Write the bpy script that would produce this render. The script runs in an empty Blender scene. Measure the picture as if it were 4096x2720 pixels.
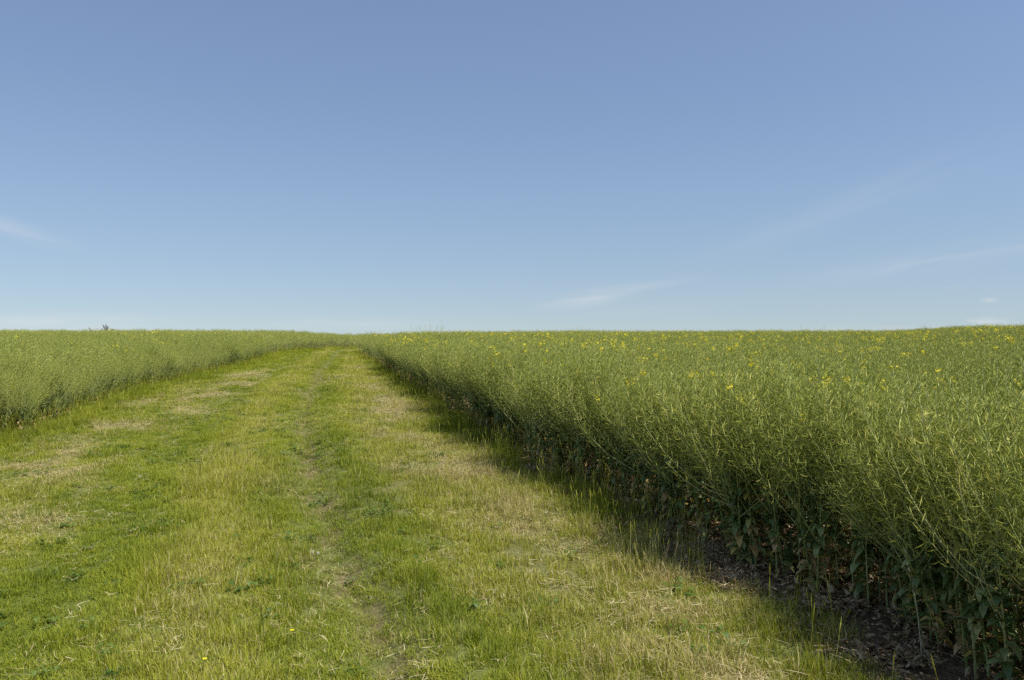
import bpy, math, random
import numpy as np
from mathutils import Matrix, Vector, Euler
PI = math.pi
R = math.radians
rng = np.random.default_rng(7)
random.seed(7)
scene = bpy.context.scene
col = scene.collection

# ------------------------------------------------------------------ noise
_tab = np.random.default_rng(3).random((256, 256))
def vnoise(x, y):
    xi = np.floor(x).astype(int); yi = np.floor(y).astype(int)
    fx = x - xi; fy = y - yi
    fx = fx*fx*(3-2*fx); fy = fy*fy*(3-2*fy)
    a = _tab[xi & 255, yi & 255]; b = _tab[(xi+1) & 255, yi & 255]
    c = _tab[xi & 255, (yi+1) & 255]; d = _tab[(xi+1) & 255, (yi+1) & 255]
    return (a*(1-fx)+b*fx)*(1-fy) + (c*(1-fx)+d*fx)*fy
def fbm(x, y, s=1.0, o=4):
    x = np.asarray(x, float)/s; y = np.asarray(y, float)/s
    v = 0; a = .5; t = 0
    for i in range(o):
        v = v + a*vnoise(x+17.3*i, y+9.1*i); t += a; a *= .5; x = x*2.03; y = y*2.03
    return v/t
def sst(a, b, x):
    t = np.clip((x-a)/(b-a), 0, 1); return t*t*(3-2*t)
def gau(x, w): return np.exp(-(x/w)**2)

# ------------------------------------------------------------------ layout (metres; x right, y ahead)
def xR(y):      # right wheel track
    return np.interp(y, [0, 3.7, 5.5, 8.8, 16, 28, 64, 100], [.55, -.57, -1.2, -2.25, -4.3, -7.0, -14.2, -19])
def xE(y):      # base of the right crop
    w = .10*np.sin(np.asarray(y)*1.9) + .07*np.sin(np.asarray(y)*4.3+1)
    return w + np.interp(y, [0, 2, 3.9, 5.2, 6.8, 8.3, 10.4, 19, 40, 56, 61, 66, 80, 120],
                     [2.75, 2.44, 2.14, 1.84, 1.24, .74, .05, -1.9, -7.0, -10.9, -11.7, -11.2, -7, 8])
def soilw(y):   # bare strip in front of the right crop
    return np.interp(y, [0, 3.7, 4.5, 6, 7.5, 9, 12], [.50, .46, .38, .30, .12, .0, 0]) + .06*np.sin(np.asarray(y)*5)
def xL(y):      # base of the left crop
    w = .12*np.sin(np.asarray(y)*1.1) + .08*np.sin(np.asarray(y)*3.1+1)
    return w + np.interp(y, [0, 8, 15, 18.4, 24, 29, 38.6, 50, 64, 80, 120],
                     [-5.6, -7.1, -8.5, -9.5, -10.7, -11.5, -12.9, -14.9, -16.2, -14.5, -6])
EYE = 1.65
def ground_z(x, y):
    x = np.asarray(x, float); y = np.asarray(y, float)
    a = x/np.maximum(np.abs(y), 6.0)
    rise = np.interp(a, [-1, -.66, -.36, -.28, -.20, -.12, -.02, .3, .50, .56, .66, 1.0],
                        [.40, .36, .36, .26, .0, .16, .24, .27, .30, .46, .58, .7])
    z = rise*sst(12, 80, y)
    z = z + sst(.47, .60, a)*.22*sst(9, 30, y)
    z = z - np.where(y > 74, ((np.maximum(y, 74)-74)/24.0)**2*.45, 0)
    z = np.maximum(z, -14)
    r = np.hypot(x, y)
    # wheel ruts and small unevenness
    z = z - .085*gau(x-xR(y)-.03*np.sin(y*3), .20) + .045*gau(x-xR(y)-.45, .22) - .045*gau(x-xR(y)+1.9, .30) + .02*gau(x-xR(y)+.95, .4)
    z = z + .05*(fbm(x, y, 1.1, 3)-.5)*np.exp(-r/45.) + .02*(fbm(x+50, y, .25, 2)-.5)*np.exp(-r/12.)
    z = z - .02*sst(-.05, .25, x-(xE(y)-soilw(y)))*np.exp(-r/30.)
    return z

# ------------------------------------------------------------------ mesh collector
class MB:
    def __init__(s): s.v = []; s.f = []; s.m = []; s.t = []; s.n = 0
    def add(s, verts, faces, mat=0, tint=0.5):
        b = s.n
        s.v.extend(verts); s.n += len(verts)
        for f in faces: s.f.append(tuple(b+i for i in f)); s.m.append(mat)
        s.t.extend([tint]*len(verts))
    def mesh(s, name, mats):
        me = bpy.data.meshes.new(name)
        me.from_pydata([tuple(v) for v in s.v], [], s.f)
        for m in mats: me.materials.append(m)
        me.polygons.foreach_set('material_index', s.m)
        at = me.attributes.new('tint', 'FLOAT', 'POINT'); at.data.foreach_set('value', s.t)
        me.update()
        return me

def V(*a): return np.array(a, float)
def nrm(v): return v/max(np.linalg.norm(v), 1e-9)
def perp(d):
    u = np.cross(d, V(0, 0, 1)) if abs(d[2]) < .9 else np.cross(d, V(1, 0, 0))
    u = nrm(u); return u, np.cross(d, u)
def tube(mb, pts, rads, n=4, mat=0, tint=.5):
    vs = []; fs = []
    for i, p in enumerate(pts):
        d = nrm(pts[min(i+1, len(pts)-1)]-pts[max(i-1, 0)])
        u, w = perp(d)
        for k in range(n):
            a = 2*PI*k/n
            vs.append(p+rads[i]*(math.cos(a)*u+math.sin(a)*w))
    for i in range(len(pts)-1):
        for k in range(n):
            k2 = (k+1) % n
            fs.append((i*n+k, i*n+k2, (i+1)*n+k2, (i+1)*n+k))
    fs.append(tuple(range((len(pts)-1)*n, len(pts)*n)))
    mb.add(vs, fs, mat, tint)

# ------------------------------------------------------------------ materials
def new_mat(name):
    m = bpy.data.materials.new(name); m.use_nodes = True
    nt = m.node_tree; nt.nodes.clear()
    return m, nt
def node(nt, t, **k):
    n = nt.nodes.new(t)
    for a, b in k.items(): setattr(n, a, b)
    return n
def setin(n, **k):
    for a, b in k.items(): n.inputs[a].default_value = b
def math_(nt, op, a, b=None, clamp=False):
    n = node(nt, 'ShaderNodeMath', operation=op, use_clamp=clamp)
    for i, v in enumerate((a, b)):
        if v is None: continue
        if isinstance(v, (int, float)): n.inputs[i].default_value = v
        else: nt.links.new(v, n.inputs[i])
    return n.outputs[0]
def ramp(nt, fac, stops):
    n = node(nt, 'ShaderNodeValToRGB')
    while len(n.color_ramp.elements) < len(stops): n.color_ramp.elements.new(.5)
    for e, (p, c) in zip(n.color_ramp.elements, stops):
        e.position = p; e.color = (*c, 1)
    nt.links.new(fac, n.inputs[0]); return n.outputs[0]
def mixc(nt, fac, a, b):
    n = node(nt, 'ShaderNodeMix', data_type='RGBA')
    for i, v in ((0, fac), (6, a), (7, b)):
        if isinstance(v, tuple): n.inputs[i].default_value = (*v, 1)
        elif isinstance(v, (int, float)): n.inputs[i].default_value = v
        else: nt.links.new(v, n.inputs[i])
    return n.outputs[2]
def leafy(nt, colr, trans=.3, gloss=.04, rough=.45):
    d = node(nt, 'ShaderNodeBsdfDiffuse'); t = node(nt, 'ShaderNodeBsdfTranslucent'); g = node(nt, 'ShaderNodeBsdfGlossy')
    g.inputs['Roughness'].default_value = rough; g.inputs['Color'].default_value = (.9, .95, 1, 1)
    nt.links.new(colr, d.inputs[0])
    hs = node(nt, 'ShaderNodeHueSaturation'); setin(hs, Hue=.49, Saturation=1.15, Value=1.1)
    nt.links.new(colr, hs.inputs['Color']); nt.links.new(hs.outputs[0], t.inputs[0])
    m1 = node(nt, 'ShaderNodeMixShader'); m1.inputs[0].default_value = trans
    nt.links.new(d.outputs[0], m1.inputs[1]); nt.links.new(t.outputs[0], m1.inputs[2])
    m2 = node(nt, 'ShaderNodeMixShader'); m2.inputs[0].default_value = gloss
    nt.links.new(m1.outputs[0], m2.inputs[1]); nt.links.new(g.outputs[0], m2.inputs[2])
    o = node(nt, 'ShaderNodeOutputMaterial'); nt.links.new(m2.outputs[0], o.inputs[0])
def attr(nt, name, typ='GEOMETRY'):
    n = node(nt, 'ShaderNodeAttribute', attribute_name=name, attribute_type=typ); return n.outputs['Fac']

def simple_leaf(name, stops, **k):
    m, nt = new_mat(name)
    oi = node(nt, 'ShaderNodeObjectInfo')
    v = math_(nt, 'ADD', attr(nt, 'tint'), math_(nt, 'MULTIPLY', math_(nt, 'SUBTRACT', oi.outputs['Random'], .5), .35), True)
    leafy(nt, ramp(nt, v, stops), **k); return m
M_pod = simple_leaf('pod_green', [(0, (.18, .235, .034)), (.5, (.37, .41, .066)), (1, (.68, .65, .17))], trans=.24, gloss=.015, rough=.5)
M_stem = simple_leaf('stem_green', [(0, (.17, .23, .06)), (.6, (.31, .36, .11)), (1, (.48, .46, .20))], trans=.02, gloss=.03)
M_leaf = simple_leaf('leaf_bluish', [(0, (.075, .12, .022)), (.55, (.17, .225, .06)), (.8, (.38, .42, .16)), (.88, (.52, .42, .08)), (1, (.60, .40, .18))], trans=.25, gloss=.035, rough=.45)
M_petal = simple_leaf('petal_yellow', [(0, (.80, .66, .02)), (1, (.92, .84, .04))], trans=.3, gloss=.02)

def grass_mat():
    m, nt = new_mat('grass_blades')
    t = attr(nt, 'tint'); dry = attr(nt, 'dry', 'INSTANCER'); hue = attr(nt, 'hue', 'INSTANCER')
    green = ramp(nt, math_(nt, 'ADD', math_(nt, 'MULTIPLY', t, .5), math_(nt, 'MULTIPLY', hue, .5)),
                 [(0, (.085, .14, .012)), (.3, (.17, .225, .018)), (.6, (.335, .36, .032)), (1, (.55, .53, .09))])
    straw = ramp(nt, math_(nt, 'FRACT', math_(nt, 'MULTIPLY', t, 7.3)), [(0, (.34, .28, .10)), (.6, (.54, .455, .19)), (1, (.72, .63, .34))])
    f = math_(nt, 'MULTIPLY', math_(nt, 'SUBTRACT', dry, math_(nt, 'FRACT', math_(nt, 'MULTIPLY', t, 31.7))), 6, True)
    leafy(nt, mixc(nt, f, green, straw), trans=.30, gloss=.012, rough=.55); return m
M_grass = grass_mat()
M_straw = simple_leaf('dry_straw', [(0, (.34, .25, .11)), (.5, (.52, .42, .22)), (1, (.72, .63, .40))], trans=.1, gloss=.02)
M_litter = simple_leaf('dead_leaf', [(0, (.14, .08, .03)), (.5, (.36, .23, .10)), (1, (.66, .50, .26))], trans=.1, gloss=.04)
M_weed = simple_leaf('weed_green', [(0, (.06, .12, .02)), (1, (.14, .20, .035))], trans=.25, gloss=.015)
M_white = simple_leaf('clover_white', [(0, (.6, .58, .5)), (1, (.8, .78, .72))], trans=.2, gloss=.02)
M_bark = simple_leaf('grey_bark', [(0, (.10, .095, .085)), (1, (.17, .16, .15))], trans=0, gloss=.02, rough=.6)

def ground_mat():
    m, nt = new_mat('ground_soil_and_thatch')
    geo = node(nt, 'ShaderNodeNewGeometry')
    def noise(s, d=6, r=.6):
        n = node(nt, 'ShaderNodeTexNoise'); setin(n, Scale=s, Detail=d, Roughness=r)
        nt.links.new(geo.outputs['Position'], n.inputs['Vector']); return n.outputs['Fac']
    n1 = noise(9); n2 = noise(45, 4, .7); n3 = noise(1.3)
    soil = ramp(nt, n2, [(.3, (.075, .05, .027)), (.55, (.20, .14, .078)), (.72, (.38, .28, .165))])
    thatch = ramp(nt, n2, [(.3, (.07, .09, .02)), (.5, (.15, .16, .045)), (.72, (.32, .28, .13))])
    green = ramp(nt, n1, [(.3, (.09, .13, .02)), (.7, (.17, .20, .04))])
    turf = mixc(nt, math_(nt, 'MULTIPLY', n3, .8, True), thatch, green)
    c = mixc(nt, attr(nt, 'soil'), turf, soil)
    p = node(nt, 'ShaderNodeBsdfPrincipled'); setin(p, Roughness=.95)
    p.inputs['Specular IOR Level'].default_value = .15
    nt.links.new(c, p.inputs['Base Color'])
    b = node(nt, 'ShaderNodeBump'); setin(b, Strength=.7, Distance=.02)
    nt.links.new(n2, b.inputs['Height']); nt.links.new(b.outputs[0], p.inputs['Normal'])
    o = node(nt, 'ShaderNodeOutputMaterial'); nt.links.new(p.outputs[0], o.inputs[0]); return m
M_ground = ground_mat()

# ------------------------------------------------------------------ ground sheet
def axis(a, b, c0, c1, step, grow=1.06):
    inner = list(np.arange(c0, c1, step))
    up = []; s = step; v = inner[-1]
    while v < b: s *= grow; v += s; up.append(v)
    dn = []; s = step; v = inner[0]
    while v > a: s *= grow; v -= s; dn.append(v)
    return np.array(dn[::-1]+inner+up)
gx = axis(-2500, 2500, -6.5, 4, .06); gy = axis(-400, 2500, 2.5, 10, .06, 1.045)
X, Y = np.meshgrid(gx, gy)
Z = ground_z(X, Y)
soilmask = sst(-.18, .12, X-(xE(Y)-soilw(Y)) + .35*(fbm(X, Y, .35)-.5))
soilmask = np.maximum(soilmask, sst(-.1, .4, xL(Y)-X))
clod = soilmask*np.exp(-np.hypot(X, Y)/14.)
Z = Z + clod*(.05*(fbm(X, Y, .12, 3)-.5) + .03*(fbm(X, Y, .4, 2)-.5))
# bare scuffed patches in the turf
bare = sst(.60, .70, fbm(X+31, Y*.6, .8, 4))*sst(3.0, .8, np.abs(X-xE(Y)+1.2))*.8
bare = np.maximum(bare, .8*sst(.60, .72, fbm(X+7, Y*.5+3, .6, 4))*gau(X-xR(Y)-.1, .4))
nx, ny = len(gx), len(gy)
idx = np.arange(nx*ny).reshape(ny, nx)
F = np.stack([idx[:-1, :-1], idx[:-1, 1:], idx[1:, 1:], idx[1:, :-1]], -1).reshape(-1, 4)
me = bpy.data.meshes.new('ground')
me.vertices.add(nx*ny); me.vertices.foreach_set('co', np.stack([X, Y, Z], -1).ravel())
me.loops.add(F.size); me.loops.foreach_set('vertex_index', F.ravel().astype(np.int32))
me.polygons.add(len(F)); me.polygons.foreach_set('loop_start', np.arange(0, F.size, 4, dtype=np.int32))
me.polygons.foreach_set('use_smooth', np.ones(len(F), bool))
me.update(calc_edges=True)
a_ = me.attributes.new('soil', 'FLOAT', 'POINT'); a_.data.foreach_set('value', np.maximum(soilmask, np.maximum(.35*bare, .75*gau(X-xR(Y)-.02, .17)*sst(.3, .55, fbm(X*2, Y, .5, 3)))).ravel().astype(np.float32))
me.materials.append(M_ground)
g = bpy.data.objects.new('ground', me); col.objects.link(g); g['kind'] = 'structure'

# ------------------------------------------------------------------ scatter by geometry nodes (for the uncountable masses)
def scatter(name, label, pts, rots, scls, idxs, protos, attrs=None):
    me = bpy.data.meshes.new(name)
    me.vertices.add(len(pts)); me.vertices.foreach_set('co', np.asarray(pts, np.float32).ravel())
    for an, val in (('rot', rots), ('scl', scls)):
        a = me.attributes.new(an, 'FLOAT_VECTOR', 'POINT'); a.data.foreach_set('vector', np.asarray(val, np.float32).ravel())
    a = me.attributes.new('idx', 'INT', 'POINT'); a.data.foreach_set('value', np.asarray(idxs, np.int32))
    for k, v in (attrs or {}).items():
        a = me.attributes.new(k, 'FLOAT', 'POINT'); a.data.foreach_set('value', np.asarray(v, np.float32))
    ob = bpy.data.objects.new(name, me); col.objects.link(ob)
    ob['kind'] = 'stuff'; ob['label'] = label
    ng = bpy.data.node_groups.new(name+'_nodes', 'GeometryNodeTree')
    ng.interface.new_socket('Geometry', in_out='INPUT', socket_type='NodeSocketGeometry')
    ng.interface.new_socket('Geometry', in_out='OUTPUT', socket_type='NodeSocketGeometry')
    gi = ng.nodes.new('NodeGroupInput'); go = ng.nodes.new('NodeGroupOutput')
    def named(n, t):
        q = ng.nodes.new('GeometryNodeInputNamedAttribute'); q.data_type = t; q.inputs['Name'].default_value = n
        return [s for s in q.outputs if s.enabled and s.name == 'Attribute'][0]
    ri = named('rot', 'FLOAT_VECTOR'); si = named('scl', 'FLOAT_VECTOR'); ii = named('idx', 'INT')
    jn = ng.nodes.new('GeometryNodeJoinGeometry')
    for k, pm in enumerate(protos):
        po = bpy.data.objects.new(pm.name+'_source', pm)
        oi = ng.nodes.new('GeometryNodeObjectInfo'); oi.inputs['Object'].default_value = po; oi.inputs['As Instance'].default_value = False
        cmpn = ng.nodes.new('FunctionNodeCompare'); cmpn.data_type = 'INT'; cmpn.operation = 'EQUAL'
        ins = [s for s in cmpn.inputs if s.enabled]
        ng.links.new(ii, ins[0]); ins[1].default_value = k
        ip = ng.nodes.new('GeometryNodeInstanceOnPoints')
        ng.links.new(gi.outputs[0], ip.inputs['Points']); ng.links.new(cmpn.outputs[0], ip.inputs['Selection'])
        ng.links.new(oi.outputs['Geometry'], ip.inputs['Instance'])
        e2r = ng.nodes.new('FunctionNodeEulerToRotation'); ng.links.new(ri, e2r.inputs[0])
        ng.links.new(e2r.outputs[0], ip.inputs['Rotation']); ng.links.new(si, ip.inputs['Scale'])
        ng.links.new(ip.outputs[0], jn.inputs[0])
    ng.links.new(jn.outputs[0], go.inputs[0])
    md = ob.modifiers.new('scatter', 'NODES'); md.node_group = ng
    return ob

# ------------------------------------------------------------------ grass tufts
def blade(mb, p, az, L, w, bend, tint):
    h = V(math.cos(az), math.sin(az), 0); s = V(-h[1], h[0], 0)
    a1 = bend*.45; a2 = bend
    m = p + L*.5*(math.sin(a1)*h + V(0, 0, math.cos(a1)))
    t = m + L*.5*(math.sin(a2)*h + V(0, 0, math.cos(a2)))
    mb.add([p-s*w/2, p+s*w/2, m+s*w*.42, m-s*w*.42, t], [(0, 1, 2, 3), (3, 2, 4)], 0, tint)
def tuft(name, seed, n, rad, h0, h1, w, b0, b1, heads=0, comb=None):
    r = random.Random(seed); mb = MB()
    for i in range(n):
        a = r.random()*2*PI; q = rad*math.sqrt(r.random())
        p = V(q*math.cos(a), q*math.sin(a), -.008)
        az = r.random()*2*PI if comb is None else r.gauss(comb, .9)
        blade(mb, p, az, r.uniform(h0, h1), w*r.uniform(.6, 1.3), r.uniform(b0, b1), r.random())
    for i in range(heads):   # seeding culm
        a = r.random()*2*PI; p = V(rad*.5*math.cos(a), rad*.5*math.sin(a), 0); L = h1*r.uniform(1.1, 1.6)
        d = nrm(V(r.gauss(0, .2), r.gauss(0, .2), 1)); e = p+d*L
        tube(mb, [p, p+d*L*.6, e], [w*.3, w*.25, w*.2], 3, 0, .8)
        tube(mb, [e-d*L*.02, e+d*L*.1, e+d*L*.22], [w*.3, w*.8, w*.15], 3, 0, .9)
    return mb.mesh(name, [M_grass])
T = []
for k in range(4): T.append(tuft('short_grass', 10+k, 60, .075, .025, .065, .0032, .3, 1.5))            # 0-3
for k in range(4): T.append(tuft('mid_grass', 20+k, 52, .075, .045, .105, .0034, .15, 1.35))                # 4-7
for k in range(4): T.append(tuft('long_grass', 30+k, 42, .08, .08, .20, .0040, .1, 1.1, heads=1))        # 8-11
for k in range(2): T.append(tuft('flat_grass', 40+k, 55, .085, .03, .07, .0034, 1.0, 1.65))               # 12-13
for k in range(2): T.append(tuft('tall_grass', 50+k, 13, .085, .10, .27, .0034, .1, 1.15, heads=1))       # 14-15

for k in range(3):   # clover and dock-like rosettes
    r = random.Random(140+k); mb = MB()
    for i in range(16):
        az = r.random()*6.28; q = V(r.gauss(0, .03), r.gauss(0, .03), 0); L = r.uniform(.02, .055); W = L*r.uniform(.35, .8); a = r.uniform(.1, .9)
        h = V(math.cos(az), math.sin(az), 0); sd = V(-h[1], h[0], 0); up = V(0, 0, 1); q2 = q+up*r.uniform(.01, .045)
        d1 = math.cos(a)*h+math.sin(a)*up; d2 = math.cos(a-.7)*h+math.sin(a-.7)*up
        m1 = q2+d1*L*.5
        mb.add([q2, m1-sd*W/2, m1-up*.003, m1+sd*W/2, m1+d2*L*.5], [(0, 1, 2), (0, 2, 3), (1, 4, 2), (2, 4, 3)], 0, r.random())
    T.append(mb.mesh('broadleaf_weed', [M_weed]))
def zone(x, y):
    dR = x-xR(y); dL = dR+1.9
    eR = xE(y)-soilw(y)-x; eL = x-xL(y)
    return dR, dL, eR, eL
def hay(x, y):     # worn dry patches beside the crops
    s_ = 0
    for (a, b, wa, wb, k) in [(-5.7, 9.3, .9, .9, 1), (-6.4, 11, .5, .7, .8), (-6.8, 13.4, .7, 1.1, 1), (-8.0, 19, .8, 1.8, .9), (-4.5, 6.9, .7, .5, .6), (-3.6, 5.4, .4, .3, .5), (.5, 6.1, .45, .6, .8), (1.0, 4.7, .35, .6, .9), (.85, 3.7, .4, .4, .6), (-.4, 6.8, .35, .35, .6), (-2.3, 16, .6, 1.2, .7), (-.3, 9.2, .4, .6, .6)]:
        s_ = s_ + k*np.exp(-((x-a)/wa)**2-((y-b)/wb)**2)
    return np.clip(s_*sst(.38, .58, fbm(x*1.3+8, y, .45, 4)), 0, 1)
def make_grass():
    P = []; Rt = []; S = []; I = []; D = []; H = []
    bands = [(1.2, 3.2, 90, 1.0), (3.2, 6.0, 330, .95), (6.0, 9, 230, 1.05), (9, 14, 130, 1.25), (14, 24, 75, 1.6), (24, 42, 36, 2.2), (42, 90, 16, 3.2)]
    for y0, y1, dens, sc in bands:
        xa, xb = -.76*y1-2.5, 4.2
        n = int((xb-xa)*(y1-y0)*dens)
        x = rng.uniform(xa, xb, n); y = rng.uniform(y0, y1, n)
        dR, dL, eR, eL = zone(x, y)
        keep = (eR > -.03+.5*(fbm(x, y, .3)-.6)) & (eL > -.9) & (np.abs(x) < .74*y+2.5)
        # thin, bare places
        b = np.maximum(sst(.62, .72, fbm(x+31, y*.6, .8, 4))*sst(3.0, .8, np.abs(x-xE(y)+1.2)), (.45+.55*sst(.45, .6, fbm(x+7, y*.5+3, .5, 4)))*gau(dR, .20))
        keep &= rng.random(n) > b*.78
        keep &= rng.random(n) > sst(.50, .0, eR)*.72*sst(14, 7, y)-1e-6
        x, y, dR, dL, eR, eL = [q[keep] for q in (x, y, dR, dL, eR, eL)]; n = len(x)
        wob = .10*np.sin(y*1.7)+.06*np.sin(y*4.1+2); tR = gau(dR, .24); tL = gau(dL+wob, .40); mid = gau(dR+.95+wob, .36)
        bank = .65*gau(dR-.46, .17)*sst(.46, .66, fbm(x+5, y*.8, .45, 3))
        fn = fbm(dR, y*.8, .42, 3); big = fbm(dR+90, y*.35, 1.5, 3); sm = fbm(x+12, y, .22, 2)
        # height class
        h = .55 + .35*sst(.4, 1.3, dR) + .22*mid - .9*tR - .35*tL + .55*bank + 1.5*(fn-.5) + .7*(big-.5)
        edge = sst(.85, .1, eR); ef = .35+.65*sst(4.5, 8, y); h = h + .40*edge*ef + .7*sst(.45, .12, eR)*sst(3.6, 5, y)*(rng.random(n) < .35+.2*ef)
        ledge = sst(1.5, .25, eL - .4*np.sin(y)); h = h + .65*ledge + .6*sst(.7, 0, eL)
        h = h + rng.normal(0, .15, n)
        idx = np.where(h < .22, 12+rng.integers(0, 2, n), np.where(h < .62, rng.integers(0, 4, n), np.where(h < 1.30, 4+rng.integers(0, 4, n), np.where(h < 1.95, 8+rng.integers(0, 4, n), 14+rng.integers(0, 2, n)))))
        # stray taller culms
        st = rng.random(n) < .03; idx = np.where(st & (h > .6), 8+rng.integers(0, 4, n), idx)
        wd = (rng.random(n) < .010+.22*sst(.66, .80, fbm(x+71, y+20, .5, 3))) & (eR > .5); idx = np.where(wd, 16+rng.integers(0, 3, n), idx)
        dry = .15 + .55*(fbm(dR+40, y*.35, .6, 4)-.5) + .14*sst(.5, 1.2, dR) - .18*tL + .22*tR + .17*mid - .12*bank
        lstrip = gau(eL-2.0+.25*np.sin(y*.7), .6)*sst(.46, .64, fbm(dR+3, y*.45, .9, 4)); dry = dry + .6*lstrip + .75*hay(x, y)
        rstrip = gau(eR-np.interp(y, [3, 6, 9], [.6, .85, 1.3]), .5)*sst(.48, .64, fbm(dR+66, y*.45, .6, 4)); dry = dry + .45*rstrip
        dry = dry - .40*edge*(ef-.3) - .2*ledge + .12*(1-ef)*sst(1.4, .3, eR)
        hue = .46 + .65*(fbm(dR+200, y*.6, .45, 3)-.5) + .35*(fbm(dR+300, y*.3, 1.3, 3)-.5) + .34*mid + .22*sst(.5, 1.1, dR) - .20*tL - .26*tR - .38*bank - .16*edge*(ef-.2) + .04*ledge + rng.normal(0, .09, n)
        z = ground_z(x, y)
        sz = sc**.12*rng.uniform(.75, 1.2, n)*(1-.35*np.maximum(lstrip, hay(x, y)))
        sx = sc*rng.uniform(.85, 1.15, n)
        P.append(np.stack([x, y, z], -1)); S.append(np.stack([sx, sx, sz], -1))
        Rt.append(np.stack([rng.normal(0, .09, n), rng.normal(0, .09, n), rng.uniform(0, 2*PI, n)], -1))
        I.append(idx); D.append(np.clip(dry, 0, 1)); H.append(np.clip(hue, 0, 1))
    P, S, Rt, I, D, H = [np.concatenate(q) for q in (P, S, Rt, I, D, H)]
    print('grass', len(P))
    scatter('grass', 'mown and longer grass of the field track between the two crops', P, Rt, S, I, T, {'dry': D, 'hue': H})
make_grass()

# ------------------------------------------------------------------ straw and leaf litter
def straw_mesh(name, seed, n, rad, L0, L1, w, mat=None):
    r = random.Random(seed); mb = MB()
    for i in range(n):
        a = r.random()*2*PI; q = rad*math.sqrt(r.random()); p = V(q*math.cos(a), q*math.sin(a), r.uniform(.002, .03))
        az = r.random()*2*PI; L = r.uniform(L0, L1); d = V(math.cos(az), math.sin(az), r.gauss(0, .12)); s = V(-d[1], d[0], .3*r.random())*w/2*r.uniform(.6, 1.4)
        k = V(r.gauss(0, .1), r.gauss(0, .1), r.uniform(0, .1))*L
        mb.add([p-s, p+s, p+d*L*.5+k+s, p+d*L*.5+k-s, p+d*L+s*.5, p+d*L-s*.5], [(0, 1, 2, 3), (3, 2, 4, 5)], 0, r.random())
    return mb.mesh(name, [mat or M_straw])
ST = [straw_mesh('straw', 60+k, 15, .19, .025, .11, .0024) for k in range(3)]
def litter_leaf(mb, r, rad):
    a = r.random()*2*PI; q = rad*math.sqrt(r.random()); p = V(q*math.cos(a), q*math.sin(a), r.uniform(.003, .02))
    az = r.random()*2*PI; L = r.uniform(.02, .055); w = L*r.uniform(.3, .6)
    d = V(math.cos(az), math.sin(az), r.gauss(0, .35)); s = V(-d[1], d[0], r.gauss(0, .35))
    mb.add([p, p+d*L*.4-s*w/2, p+d*L*.5+V(0, 0, L*.2), p+d*L*.4+s*w/2, p+d*L+V(0, 0, r.uniform(-.1, .35)*L)], [(0, 1, 2), (0, 2, 3), (1, 4, 2), (2, 4, 3)], 0, r.random())
LT = []
for k in range(3):
    r = random.Random(80+k); mb = MB()
    for i in range(22): litter_leaf(mb, r, .12)
    LT.append(mb.mesh('leaf_litter', [M_litter]))
def make_litter():
    # straw in the turf
    n = 62000; x = rng.uniform(-22, 4, n); y = 2.5+27*rng.random(n)**1.6
    dR, dL, eR, eL = zone(x, y)
    w = .04 + .9*hay(x, y) + .5*gau(eL-2.0+.25*np.sin(y*.7), .55)*sst(.46, .64, fbm(dR+3, y*.45, .9, 4)) + .8*gau(eR-np.interp(y, [3, 6, 9], [.6, .85, 1.3]), .45)*sst(.48, .64, fbm(dR+66, y*.45, .6, 4)) + .15*sst(.5, .7, fbm(dR+40, y*.35, .6, 4)) 
    keep = (rng.random(n) < w*.8) & (eR > -.1) & (eL > .3) & (np.abs(x) < .74*y+1.5)
    x, y = x[keep], y[keep]; n = len(x); s = rng.uniform(.8, 1.2, n)*(1+np.maximum(y-10, 0)*.05)
    P = np.stack([x, y, ground_z(x, y)+.012+.015*rng.random(n)], -1)
    Rr = np.stack([rng.normal(0, .1, n), rng.normal(0, .1, n), rng.uniform(0, 2*PI, n)], -1)
    print('straw', n)
    scatter('straw_litter', 'dry pale cut straw lying in patches on the grass track', P, Rr, np.stack([s, s, s*.8], -1), rng.integers(0, 3, n), ST)
    # dead leaves and bits on the bare soil
    n = 9000; y = 2.3+12*rng.random(n)**1.4; x = xE(y)+rng.uniform(-1.0, 1.3, n)
    so = x-(xE(y)-soilw(y))
    keep = (so > -.1) & (rng.random(n) < .10+.45*sst(.45, .65, fbm(x, y, .4, 3)))
    x, y = x[keep], y[keep]; n = len(x); s = rng.uniform(.7, 1.3, n)
    P = np.stack([x, y, ground_z(x, y)+.012], -1); Rr = np.stack([rng.normal(0, .15, n), rng.normal(0, .15, n), rng.uniform(0, 2*PI, n)], -1)
    ix = np.where(rng.random(n) < .8, rng.integers(0, 3, n), 3)
    print('litter', n)
    scatter('fallen_leaves', 'brown dead leaves and straw bits on the dark soil under the right crop', P, Rr, np.stack([s, s, s], -1), ix, LT+[straw_mesh('soil_straw', 90, 9, .12, .03, .12, .0034)])
make_litter()

# ------------------------------------------------------------------ rapeseed plants
MATS = [M_stem, M_pod, M_leaf, M_petal]
def pod(mb, r, p, d, L, w, tint, ped=.018):
    u, v = perp(d)
    q = p+d*ped
    mb.add([p+u*.0007, p-u*.0007, q-u*.0007, q+u*.0007], [(0, 1, 2, 3)], 0, tint)
    c = V(0, 0, 1)*L*r.uniform(.02, .22)
    m = q+d*L*.45-c*.3; e = q+d*L+c
    n = q+d*L*.82+c*.3
    vs = [q]
    for k in range(3):
        a = 2*PI*k/3; vs.append(m+w/2*(math.cos(a)*u+math.sin(a)*v))
    for k in range(3):
        a = 2*PI*k/3; vs.append(n+w*.36*(math.cos(a)*u+math.sin(a)*v))
    vs.append(e)
    fs = []
    for k in range(3):
        k2 = (k+1) % 3; fs += [(0, 1+k2, 1+k), (1+k, 1+k2, 4+k2, 4+k), (4+k, 4+k2, 7)]
    mb.add(vs, fs, 1, tint)
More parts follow.
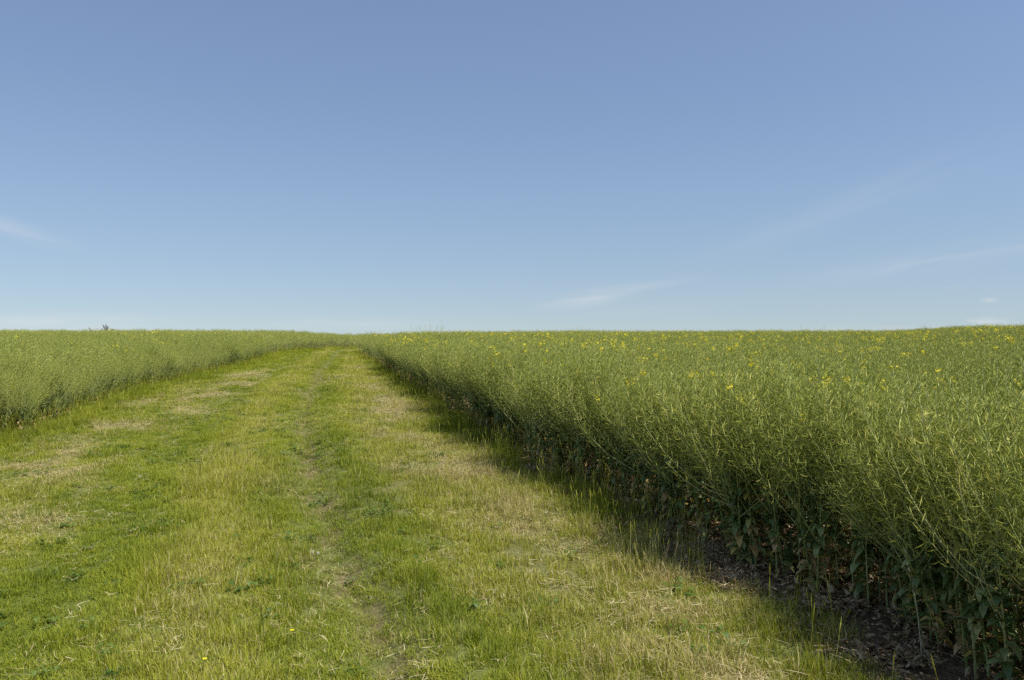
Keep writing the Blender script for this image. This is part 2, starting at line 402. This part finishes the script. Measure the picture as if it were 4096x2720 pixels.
def leaf(mb, r, p, az, L, W, up, droop, tint, ns=4):
    h = V(math.cos(az), math.sin(az), 0); s = V(-h[1], h[0], 0)
    vs = []; fs = []; q = p.copy(); a = up
    tw = r.uniform(-.5, .5); cup = r.uniform(.1, .45)
    for i in range(ns+1):
        t = i/ns
        w = W*(math.sin(PI*min(1, .12+.86*t**.8)))**.8*.5*(1+.2*math.sin(i*2.5+L*50))
        if i == ns: w = W*.05
        if i == 0: w = W*.14
        sd = s*math.cos(tw*t)+V(0, 0, 1)*math.sin(tw*t)
        up_ = V(0, 0, 1)*cup*w
        vs += [q-sd*w+up_, q, q+sd*w+up_]
        q = q+(L/ns)*(math.cos(a)*h+math.sin(a)*V(0, 0, 1)); a -= droop/ns
    for i in range(ns):
        for k in range(2): fs.append((i*3+k, i*3+k+1, i*3+k+4, i*3+k+3))
    mb.add(vs, fs, 2, tint)
def flower(mb, r, c, s):
    n = nrm(V(r.gauss(0, .6), r.gauss(0, .6), 1)); u, v = perp(n)
    for k in range(4):
        a = PI/2*k+.4; d = math.cos(a)*u+math.sin(a)*v; t = -math.sin(a)*u+math.cos(a)*v
        mb.add([c, c+d*s*.6-t*s*.38+n*.002, c+d*s+n*.001, c+d*s*.6+t*s*.38+n*.002], [(0, 1, 2, 3)], 3, r.random())
def raceme(B, r, pts, t0, podL, podw, step, flw, lod):
    # pods spiralling round the outer part of a polyline
    seg = [np.linalg.norm(pts[i+1]-pts[i]) for i in range(len(pts)-1)]; tot = sum(seg)
    s = t0*tot; a = r.random()*6
    while s < tot*.985:
        q = s; i = 0
        while i < len(seg)-1 and q > seg[i]: q -= seg[i]; i += 1
        d = nrm(pts[i+1]-pts[i]); p = pts[i]+d*q
        u, v = perp(d); fr = s/tot
        o = math.cos(a)*u+math.sin(a)*v; ang = r.gauss(1.08, .25)
        dd = nrm(math.cos(ang)*d+math.sin(ang)*o+V(0, 0, .12))
        k = 1-.45*max(0, (fr-.8)/.2)
        pod(B['pods'], r, p, dd, podL*k*r.uniform(.8, 1.15), podw*k, min(1, max(0, r.gauss(.5, .22))), .012*r.uniform(.8, 1.6))
        a += 2.4; s += step*r.uniform(.8, 1.2)
    if flw:
        c = pts[-1]
        for k in range(r.randint(6, 12)):
            f = c+V(r.gauss(0, .014), r.gauss(0, .014), r.uniform(-.035, .025)); flower(B['flowers'], r, f, .0105 if lod == 0 else .014)
def rape(seed, H=1.3, nb=8, flw=0, lod=0, leafn=11):
    r = random.Random(seed)
    B = {k: MB() for k in ('stem', 'pods', 'leaves', 'flowers')}
    # main stem
    lx, ly = r.gauss(0, .05), r.gauss(0, .05)
    ns = 6
    st = [V(lx*(t**2)*H+.008*r.gauss(0, 1)*t, ly*(t**2)*H+.008*r.gauss(0, 1)*t, H*t) for t in [i/ns for i in range(ns+1)]]
    tn = r.uniform(.35, .8)
    tube(B['stem'], st, [.0065*(1-.75*i/ns) for i in range(ns+1)], 5 if lod == 0 else 3, 0, tn)
    w = .0047 if lod == 0 else (.0058 if lod == 1 else .0085)
    step = .0140 if lod == 0 else (.020 if lod == 1 else .034)
    pl = .068 if lod == 0 else (.066 if lod == 1 else .075)
    fs = set(r.sample(range(nb+1), min(flw, nb+1)))
    raceme(B, r, st, .72, pl, w, step, 0 in fs, lod)
    az = r.random()*6
    for b in range(nb):
        t = .27+.52*(b/nb)+r.uniform(-.02, .02); i = min(int(t*ns), ns-1)
        p = st[i]+(st[i+1]-st[i])*(t*ns-i)
        az += 2.4+r.gauss(0, .25); h = V(math.cos(az), math.sin(az), 0)
        L = (H*1.02-t*H)*r.uniform(.85, 1.12)*(1.05); ang = r.uniform(.5, .85)
        bp = [p]; q = p.copy()
        for k in range(5):
            a = ang*(1-.16*k)+r.gauss(0, .05)
            q = q+(L/5)*(math.sin(a)*h+math.cos(a)*V(0, 0, 1)); bp.append(q)
        tube(B['stem'], bp, [.0036*(1-.14*k) for k in range(6)], 4 if lod == 0 else 3, 0, min(1, tn+r.uniform(-.1, .2)))
        raceme(B, r, bp, r.uniform(.30, .42), pl, w, step, (b+1) in fs, lod)
        # small clasping leaf at the node
        leaf(B['leaves'], r, p, az+r.gauss(0, .2), r.uniform(.05, .10), r.uniform(.018, .032), r.uniform(.2, 1.0), r.uniform(.4, 1.4), min(.78, r.uniform(.3, .8)), 3)
        # secondary twig
        if r.random() < .7:
            j = r.randint(1, 2); q = bp[j].copy(); a2 = az+r.choice((-1, 1))*r.uniform(.7, 1.3); h2 = V(math.cos(a2), math.sin(a2), 0)
            sp = [q]; L2 = L*r.uniform(.4, .6)
            for k in range(3):
                a = .75-.15*k; q = q+(L2/3)*(math.sin(a)*h2+math.cos(a)*V(0, 0, 1)); sp.append(q)
            tube(B['stem'], sp, [.0024, .002, .0016, .001], 3, 0, tn)
            raceme(B, r, sp, .35, pl*.85, w, step*1.2, False, lod)
    for k in range(leafn):
        t = r.uniform(.05, .60); i = min(int(t*ns), ns-1); p = st[i]+(st[i+1]-st[i])*(t*ns-i)
        old = t < .24 and r.random() < .6
        L = r.uniform(.055, .125)*(1.1-.6*t); az = r.random()*6.28
        leaf(B['leaves'], r, p, az, L, L*r.uniform(.35, .5), r.uniform(-.2, .8), r.uniform(.8, 2.2), r.uniform(.86, 1.0) if old else r.uniform(.15, .82))
    return B
def joined(B, name):
    mb = MB()
    for k in B:
        b = mb.n; s = B[k]
        mb.v += s.v; mb.f += [tuple(b+i for i in f) for f in s.f]; mb.m += s.m; mb.t += s.t; mb.n += s.n
    return mb.mesh(name, MATS)
specs = [(1, 1.30, 8, 0), (2, 1.24, 9, 0), (3, 1.34, 7, 0), (4, 1.28, 8, 0), (5, 1.20, 10, 0), (6, 1.33, 8, 0), (7, 1.34, 8, 4), (8, 1.30, 7, 3)]
NEAR = [rape(s, h, nb+1, f, 0, 42) for s, h, nb, f in specs]
MIDL = [rape(s+50, h, nb, f, 1, 22) for s, h, nb, f in specs[2:]]
FARL = [rape(s+90, h, 7, min(f, 3), 2, 7) for s, h, nb, f in specs[4:]]
protos = [joined(b, 'near_rapeseed') for b in NEAR]+[joined(b, 'mid_rapeseed') for b in MIDL]+[joined(b, 'far_rapeseed') for b in FARL]
NN, NM = len(NEAR), len(MIDL)
print('tris', [len(p.polygons) for p in protos])

def crop_points():
    out = []
    bands = [(1.0, 8, 24, 0), (8, 15, 23, 0), (15, 26, 15, 1), (26, 45, 10, 1), (45, 70, 6, 2), (70, 125, 3.2, 2)]
    for y0, y1, dens, lod in bands:
        xa, xb = -.80*y1-3, .80*y1+3
        n = int((xb-xa)*(y1-y0)*dens)
        x = rng.uniform(xa, xb, n); y = rng.uniform(y0, y1, n)
        ie = x-xE(y)-.28*(fbm(x, y, .45, 3)-.5); il = xL(y)-x-.5*(fbm(x, y, .6, 3)-.5)
        keep = ((ie > 0) | (il > 0)) & (np.abs(x) < .76*y+3.0)
        keep &= rng.random(n) > .6*sst(.54, .70, fbm(x+11, y+5, .38, 3))*(y < 26)
        x, y, ie, il = x[keep], y[keep], ie[keep], il[keep]
        out.append(np.stack([x, y, np.where(ie > 0, ie, il), np.where(ie > 0, 1, -1), np.full(len(x), lod)], -1))
    m = 480                                   # the outermost row stands thicker, with more light to grow in
    y = 1.6+32*rng.random(m)**1.25; ce_ = .02+.26*rng.random(m); x = xE(y)+ce_
    out.append(np.stack([x, y, ce_, np.ones(m), np.where(y < 15, 0, 1)], -1))
    m = 260; y = 9+30*rng.random(m)**1.2; ce_ = -.15+.5*rng.random(m); x = xL(y)-ce_
    out.append(np.stack([x, y, ce_, -np.ones(m), np.where(y < 15, 0, 1)], -1))
    return np.concatenate(out)
C = crop_points(); n = len(C)
cx, cy, ce, side, lod = C.T
flz = np.where(side > 0, .001+(.035+.07*sst(.42, .68, fbm(cx, cy, 1.6, 3)))*sst(4.0, 8, cy)*(1.15-.5*sst(20, 60, cy)), .045*sst(.48, .65, fbm(cx, cy, 4.0, 3)))+.004
isf = rng.random(n) < flz
ci = np.where(lod == 0, np.where(isf, 6+rng.integers(0, 2, n), rng.integers(0, 6, n)),
     np.where(lod == 1, NN+np.where(isf, 4+rng.integers(0, 2, n), rng.integers(0, 4, n)),
              NN+NM+np.where(isf, 2+rng.integers(0, 2, n), rng.integers(0, 2, n))))
# lean: everything tips a little towards the track near the edge, plus scatter
ln = np.where(side > 0, .04+.05*np.exp(-ce/.7), .19-.12*np.exp(-ce/.6))*rng.uniform(.3, 1.5, n)
dirx = np.where(side > 0, -1.0, 1.0); diry = np.where(side > 0, -.25, .0)
tx = dirx*ln+rng.normal(0, 1, n)*(.14-.06*np.exp(-ce/.5)); ty = diry*ln+rng.normal(0, 1, n)*(.14-.05*np.exp(-ce/.5))
yaw = rng.uniform(0, 2*PI, n)
hs = (1.03+.36*(fbm(cx, cy, .9, 3)-.5)+.12*(fbm(cx, cy, 7, 2)-.5))*rng.uniform(.90, 1.06, n)*(1-.10*np.exp(-ce/.35)*rng.random(n))
hs = np.where(isf, hs*1.04, hs)*np.where(rng.random(n) < .04, rng.uniform(1.05, 1.17, n), 1)*np.where(side < 0, 1-.5*np.exp(-ce/.5)*rng.uniform(.4, 1.2, n), 1)
hs = np.minimum(hs, 1.12+.08*sst(12, 40, cy))
ws = hs*np.where(lod == 2, 1.35, np.where(lod == 1, 1.1, 1.0))
cz = ground_z(cx, cy)
crot = np.empty((n, 3))
for i in range(n):
    m = Matrix.Rotation(tx[i], 3, 'Y') @ Matrix.Rotation(-ty[i], 3, 'X') @ Matrix.Rotation(yaw[i], 3, 'Z')
    crot[i] = m.to_euler('XYZ')
cp = np.stack([cx, cy, cz], -1); cs = np.stack([ws, ws, hs], -1)

# ---- individuals: the plants that show largest
dist = np.hypot(cx, cy)
infr = (np.abs(cx) < .70*cy+.25) & (lod == 0) & (side > 0) & (cy > 3.0)
score = np.where(infr, dist*(1+.55*np.maximum(ce, 0)), 1e9)
order = np.argsort(score)[:285]
chosen = np.zeros(n, bool); chosen[order] = True
def part_meshes(B, i):
    out = []
    for nm, key in (('stem', 'stem'), ('seed_pods', 'pods'), ('leaves', 'leaves'), ('flowers', 'flowers')):
        if B[key].n: out.append((nm, B[key].mesh('rapeseed_'+nm, MATS)))
    return out
PM = [part_meshes(b, i) for i, b in enumerate(NEAR)]
def plant(name, loc, rot, scl, k, label, cat, group=None, pm=None):
    e = bpy.data.objects.new(name, None); e.empty_display_size = .1; col.objects.link(e)
    e.location = loc; e.rotation_euler = rot; e.scale = scl
    e['label'] = label; e['category'] = cat
    if group: e['group'] = group
    for nm, m in (pm or PM[k]):
        o = bpy.data.objects.new(nm, m); col.objects.link(o); o.parent = e
    return e
F_ = 1800.0
def pix(x, y, z):   # photo pixel (2361 wide) used only to describe where things are
    return 1180+x/y*F_, 764+(EYE-z)/y*F_
for i in order:
    k = int(ci[i])
    px, _ = pix(cx[i], cy[i], cz[i])
    if k >= 6:
        lab = 'rapeseed plant with yellow flowers left among its pods near the front of the right crop'; grp = 'near rapeseed plants still in flower'
    elif ce[i] < .30:
        lab = 'shaded rapeseed plant in the outermost row of the right crop beside the track'; grp = 'rapeseed plants along the front edge of the right crop'
    else:
        lab = 'green podded rapeseed plant standing behind the outermost row of the near right crop'; grp = 'near rapeseed plants behind the front edge'
    plant('rapeseed_plant', cp[i], crot[i], cs[i], k, lab, 'rapeseed plant', grp)
rest = ~chosen
print('crop', rest.sum())
scatter('rapeseed_crop', 'mass of green podded rapeseed with scattered yellow flowers on both sides of the track', cp[rest], crot[rest], cs[rest], ci[rest], protos)

# ------------------------------------------------------------------ single things one can point to
def at(px, py, dz=0.0):     # ground point seen at a place in the photograph (nearly flat ground)
    y = EYE*F_/(py-764); x = (px-1180)/F_*y
    for _ in range(3):
        z = float(ground_z(x, y)); y = (EYE-z)*F_/(py-764); x = (px-1180)/F_*y
    return x, y, float(ground_z(x, y))
def pms(B):
    return [(nm, B[key].mesh('rapeseed_'+nm, MATS)) for nm, key in (('stem', 'stem'), ('seed_pods', 'pods'), ('leaves', 'leaves'), ('flowers', 'flowers')) if B[key].n]
def leaning(tx, ty, yaw): return (Matrix.Rotation(tx, 3, 'Y') @ Matrix.Rotation(-ty, 3, 'X') @ Matrix.Rotation(yaw, 3, 'Z')).to_euler('XYZ')
plant('rapeseed_plant', at(1462, 1108), leaning(-.56, -.1, .5), (1, 1, 1.02), 0, 'pale rapeseed plant leaning far out from the middle of the dark crop edge', 'rapeseed plant', None, pms(rape(301, 1.35, 6, 0, 0, 12)))
plant('rapeseed_plant', at(2085, 1335), leaning(-.45, -.1, 2.5), (1, 1, 1.0), 0, 'rapeseed plant leaning left over the bare soil on its long pale stem', 'rapeseed plant', None, pms(rape(302, 1.25, 5, 0, 0, 14)))
plant('rapeseed_plant', at(1790, 1238), leaning(-.1, 0, 0), (.8, .8, 1), 0, 'short rapeseed plant with a low yellow flower head in front of the dark crop wall', 'rapeseed plant', None, pms(rape(303, .42, 3, 3, 0, 6)))
SKY = [(975, 748, 30, 'bare thin rapeseed stalk rising above the skyline just right of the end of the track'), (1008, 746, 31, 'yellow tipped rapeseed stalk above the skyline, second right of the end of the track'),
       (1335, 752, 28, 'flowering rapeseed stalk above the skyline just under the white cloud streak'), (1875, 756, 26, 'single thin rapeseed stalk breaking the level skyline of the right crop'), (2185, 752, 22, 'tall rapeseed stalk on the right skyline where the crop line steps up'),
       (2298, 745, 20, 'tall rapeseed stalk on the right skyline under the small white cloud puffs'), (2345, 744, 19, 'tallest rapeseed stalk at the right end of the skyline')]
for q, (px, py, d, lab) in enumerate(SKY):
    x = (px-1180)/F_*d; z = float(ground_z(x, d)); H = EYE+(764-py)/F_*d-z
    plant('rapeseed_stalk', (x, d, z), leaning(.02*q-.05, 0, q), (1, 1, 1), 0, lab, 'rapeseed stalk', 'tall stalks breaking the skyline', pms(rape(310+q, H, 5, 2 if q in (1, 2, 4) else 0, 1, 4)))
# withered leaves standing in the gap under the crop
for q, (px, py, lab) in enumerate([(1640, 1222, 'pale tan withered leaf standing upright in sunlight under the crop, left of two'), (1702, 1226, 'tan withered leaf with ragged edge under the crop, right of two')]):
    mb = MB(); r = random.Random(400+q); leaf(mb, r, V(0, 0, 0), 2.4+q, .15, .075, 1.35, .5, .97, 6)
    o = bpy.data.objects.new('withered_leaf', mb.mesh('withered_leaf', MATS)); o.location = at(px, py); col.objects.link(o); o['label'] = lab; o['category'] = 'withered leaf'
# small flowers in the turf
def small_flower(name, px, py, lab, cat, mat, petals, s, h, group=None):
    x, y, z = at(px, py); e = bpy.data.objects.new(name, None); e.location = (x, y, z); e.empty_display_size = .05; col.objects.link(e); e['label'] = lab; e['category'] = cat
    if group: e['group'] = group
    mb = MB(); tube(mb, [V(0, 0, 0), V(.005, 0, h*.6), V(.012, .004, h)], [.0012, .001, .0009], 4, 0, .4)
    o = bpy.data.objects.new('stem', mb.mesh('flower_stem', [M_weed])); col.objects.link(o); o.parent = e
    mb = MB(); c = V(.012, .004, h)
    if petals == 5:
        for k in range(5):
            a = k*2*PI/5; d = V(math.cos(a), math.sin(a), .45); t = V(-math.sin(a), math.cos(a), 0)
            mb.add([c, c+d*s*.6-t*s*.42, c+d*s, c+d*s*.6+t*s*.42], [(0, 1, 2, 3)], 0, .6)
    else:
        for k in range(46):   # globe of florets
            ph = math.acos(1-1.6*(k+.5)/46); a = k*2.4; d = V(math.sin(ph)*math.cos(a), math.sin(ph)*math.sin(a), math.cos(ph)); u, v = perp(d)
            mb.add([c+d*s*.3-u*s*.1, c+d*s*.3+u*s*.1, c+d*s+v*s*.12], [(0, 1, 2)], 0, (k % 7)/7)
    o = bpy.data.objects.new('flower_head', mb.mesh(name+'_head', [mat])); col.objects.link(o); o.parent = e
small_flower('buttercup', 665, 1496, 'small yellow buttercup in the mown grass left of the right wheel track', 'buttercup', M_petal, 5, .013, .09, 'buttercups in the turf')
small_flower('buttercup', 462, 1562, 'small yellow buttercup at the bottom edge of the photo', 'buttercup', M_petal, 5, .013, .08, 'buttercups in the turf')
for px, py, lab in [(714, 1292, 'white clover head beside the right wheel track, left one of a close pair'), (727, 1295, 'white clover head beside the right wheel track, right one of a close pair'), (317, 1110, 'white clover head alone in the green left wheel track')]:
    small_flower('white_clover', px, py, lab, 'clover flower', M_white, 0, .016, .06, 'white clover heads')
for px, py, lab in [(738, 884, 'whitish flower head far along the track, leftmost of a loose trio'), (748, 890, 'whitish flower head far along the track, lowest of a loose trio'), (757, 880, 'whitish flower head far along the track, farthest of a loose trio')]:
    small_flower('white_clover', px, py, lab, 'clover flower', M_white, 0, .035, .12, 'white flower heads far along the track')
# long dry stalks
def stalk(px, py, az, L, tilt, lab, w=.003):
    mb = MB(); h = V(math.cos(az), math.sin(az), 0); pts = []; p = V(0, 0, 0); a = tilt
    for k in range(6):
        pts.append(p.copy()); p = p+L/5*(math.cos(a)*h+math.sin(a)*V(0, 0, 1)); a -= .09
    tube(mb, pts, [w*(1-.12*k) for k in range(6)], 4, 0, .9)
    for k in range(5):
        b = pts[4]+(pts[5]-pts[4])*k*.22; mb.add([b, b+h*.03+V(0, 0, .02), b+h*.05], [(0, 1, 2)], 0, .8)
    o = bpy.data.objects.new('dry_grass_stalk', mb.mesh('dry_grass_stalk', [M_straw])); o.location = at(px, py); col.objects.link(o); o['label'] = lab; o['category'] = 'grass stalk'
stalk(168, 968, 2.6, .62, .75, 'long pale dry stalk leaning left in front of the left crop', .005)
stalk(118, 960, 1.4, .60, 1.3, 'upright pale dry stalk before the left crop, beside the leaning one', .005)
stalk(1500, 1480, .35, .32, .10, 'pale straw stem lying flat at the bottom right of the turf', .0028)
stalk(1030, 1245, 2.7, .30, .2, 'pale straw stem lying on the yellowish turf right of the wheel track', .0028)
stalk(2130, 1530, 1.45, .55, 1.35, 'single upright green-grey grass stalk in front of the bare soil', .002)
# dead trees beyond the crest, only their tops show
def snag(px, d, H, seed, lab, br):
    r = random.Random(seed); x = (px-1180)/F_*d; z = float(ground_z(x, d))
    e = bpy.data.objects.new('dead_tree', None); e.location = (x, d, z); col.objects.link(e); e['label'] = lab; e['category'] = 'dead tree'; e['group'] = 'dead trees beyond the crest'
    mb = MB(); tr = [V(.06*math.sin(k), .05*math.cos(2*k), H*.80*k/5) for k in range(6)]
    tube(mb, tr, [.17-.02*k for k in range(6)], 8, 0, .4)
    o = bpy.data.objects.new('trunk', mb.mesh('trunk', [M_bark])); col.objects.link(o); o.parent = e
    for (t, dx, dy, dz, w) in br:
        mb = MB(); p = tr[3]+(tr[5]-tr[3])*t; q = p+V(dx, dy, dz)
        mid = (p+q)/2+V(.05*r.gauss(0, 1), 0, -.06)
        tube(mb, [p, mid, q], [w, w*.9, w*.6], 6, 0, r.random())
        tube(mb, [mid, mid+V(dx*.1+.12*r.choice((-1, 1)), 0, .22), mid+V(dx*.1+.2*r.choice((-1, 1)), 0, .32)], [w*.7, w*.5, w*.4], 5, 0, .5)
        o = bpy.data.objects.new('branch', mb.mesh('branch', [M_bark])); col.objects.link(o); o.parent = e
x_, d_ = (248-1180)/F_*120, 120; z_ = float(ground_z(x_, d_))
snag(248, 120, EYE+.72-z_, 5, 'grey dead tree top with a fan of stubby forked branches above the left crop skyline', [(1, -.66, 0, 1.0, .11), (1, .15, 0, .8, .12), (.8, .95, .1, .62, .08), (1, -.2, 0, 1.15, .09)])
snag(224, 122, EYE+.3-z_, 9, 'low grey dead tree left of the stubby one, only thin curved tips showing', [(1, -1.25, 0, 1.05, .09), (1, .9, 0, .95, .08)])

# ------------------------------------------------------------------ world and sun
SUN_AZ, SUN_EL = R(123), R(61)
w = bpy.data.worlds.new('World'); scene.world = w; w.use_nodes = True
nt = w.node_tree; nt.nodes.clear()
sky = node(nt, 'ShaderNodeTexSky', sky_type='NISHITA'); sky.sun_disc = False
sky.sun_elevation = SUN_EL; sky.sun_rotation = SUN_AZ
sky.altitude = 100; sky.air_density = 1.0; sky.dust_density = .4; sky.ozone_density = 1.6
bg = node(nt, 'ShaderNodeBackground'); bg.inputs[1].default_value = .12
tc = node(nt, 'ShaderNodeTexCoord'); sep = node(nt, 'ShaderNodeSeparateXYZ'); nt.links.new(tc.outputs['Generated'], sep.inputs[0])
azn = math_(nt, 'ARCTAN2', sep.outputs[0], sep.outputs[1]); eln = math_(nt, 'ARCSINE', sep.outputs[2])
cmb = node(nt, 'ShaderNodeCombineXYZ'); nt.links.new(azn, cmb.inputs[0]); nt.links.new(eln, cmb.inputs[1])
def cloud(pa, pe, wa, we, tilt, amt, nscale=14, thr=.35):
    mp = node(nt, 'ShaderNodeMapping', vector_type='TEXTURE')
    mp.inputs['Location'].default_value = (R(pa), R(pe), 0); mp.inputs['Rotation'].default_value = (0, 0, R(tilt)); mp.inputs['Scale'].default_value = (R(wa), R(we), 1)
    nt.links.new(cmb.outputs[0], mp.inputs[0])
    ln_ = node(nt, 'ShaderNodeVectorMath', operation='LENGTH'); nt.links.new(mp.outputs[0], ln_.inputs[0])
    fall = math_(nt, 'SUBTRACT', 1, ln_.outputs['Value'], True)
    nz = node(nt, 'ShaderNodeTexNoise'); setin(nz, Scale=nscale/10, Detail=7, Roughness=.62, Distortion=.4)
    m2 = node(nt, 'ShaderNodeMapping'); m2.inputs['Scale'].default_value = (1.2, 1, 1); m2.inputs['Location'].default_value = (pa, pe, 0)
    nt.links.new(mp.outputs[0], m2.inputs[0]); nt.links.new(m2.outputs[0], nz.inputs['Vector'])
    nn = math_(nt, 'MULTIPLY', math_(nt, 'SUBTRACT', nz.outputs['Fac'], thr), 2.2, True)
    return math_(nt, 'MULTIPLY', math_(nt, 'MULTIPLY', math_(nt, 'POWER', fall, 1.7), nn), amt)
def ang(px, py): return math.degrees(math.atan((px-1180)/F_)), math.degrees(math.atan((764-py)/math.hypot(F_, px-1180)))
tot = None
for (px, py, wa, we, tilt, amt, ns_, th) in [
    (1370, 684, 6.0, 1.05, 9, .58, 12, .25), (1520, 655, 5, .5, 8, .18, 14, .25), (2281, 692, .8, .25, 0, .7, 16, .25), (2195, 664, .9, .16, 0, .25, 16, .3),
    (2275, 740, 1.6, .4, 0, 1.1, 18, .3), (2330, 744, .6, .2, 0, .6, 18, .3), (30, 530, 5.5, .9, -14, .30, 12, .25), (-60, 500, 5, .8, -10, .25, 12, .2), (130, 745, 12, 1.0, 0, .75, 14, .3),
    (1480, 715, 9, .6, 3, .16, 14, .3), (2150, 600, 15, 1.3, 9, .30, 14, .3), (1950, 480, 17, 2.0, 18, .17, 14, .3), (800, 745, 10, .7, 0, .5, 14, .3), (2040, 760, 7, .45, 0, .6, 20, .35)]:
    a, e = ang(px, py); c = cloud(a, e, wa, we, tilt, amt, ns_, th)
    tot = c if tot is None else math_(nt, 'ADD', tot, c, True)
lift = node(nt, 'ShaderNodeCombineXYZ'); nt.links.new(sep.outputs[0], lift.inputs[0]); nt.links.new(sep.outputs[1], lift.inputs[1])
nt.links.new(math_(nt, 'ADD', math_(nt, 'MULTIPLY', sep.outputs[2], .9), .085), lift.inputs[2]); nt.links.new(lift.outputs[0], sky.inputs[0])
tintn = node(nt, 'ShaderNodeMix', data_type='RGBA', blend_type='MULTIPLY'); tintn.inputs[0].default_value = 1; nt.links.new(ramp(nt, math_(nt, 'MULTIPLY', eln, 1.6), [(0, (.92, .85, .81)), (.25, (1.09, 1.03, .99)), (.65, (1.24, 1.14, 1.13))]), tintn.inputs[7])
nt.links.new(sky.outputs[0], tintn.inputs[6])
skyc = mixc(nt, tot, tintn.outputs[2], (6.0, 6.1, 6.2))
nt.links.new(skyc, bg.inputs[0])
wo = node(nt, 'ShaderNodeOutputWorld'); nt.links.new(bg.outputs[0], wo.inputs[0])
sd = bpy.data.lights.new('sun', 'SUN'); sd.energy = 4.9; sd.angle = R(.5); sd.color = (1, .95, .86)
so = bpy.data.objects.new('sun', sd); col.objects.link(so)
tosun = Vector((math.sin(SUN_AZ)*math.cos(SUN_EL), math.cos(SUN_AZ)*math.cos(SUN_EL), math.sin(SUN_EL)))
so.rotation_euler = tosun.to_track_quat('Z', 'Y').to_euler()

# ------------------------------------------------------------------ camera
cd = bpy.data.cameras.new('camera'); cd.sensor_width = 36; cd.lens = 36*F_/2361; cd.clip_end = 6000; cd.clip_start = .05
co = bpy.data.objects.new('camera', cd); col.objects.link(co)
co.location = (0, 0, EYE+float(ground_z(0, 0))); co.rotation_euler = (PI/2-math.atan(20/F_), 0, 0)
scene.camera = co
vs = scene.view_settings; vs.view_transform = 'Standard'; vs.look = 'None'; vs.exposure = .1; vs.gamma = 1
cy_ = scene.cycles
cy_.max_bounces = 6; cy_.diffuse_bounces = 3; cy_.transmission_bounces = 3; cy_.glossy_bounces = 2; cy_.transparent_max_bounces = 4
cy_.use_denoising = False
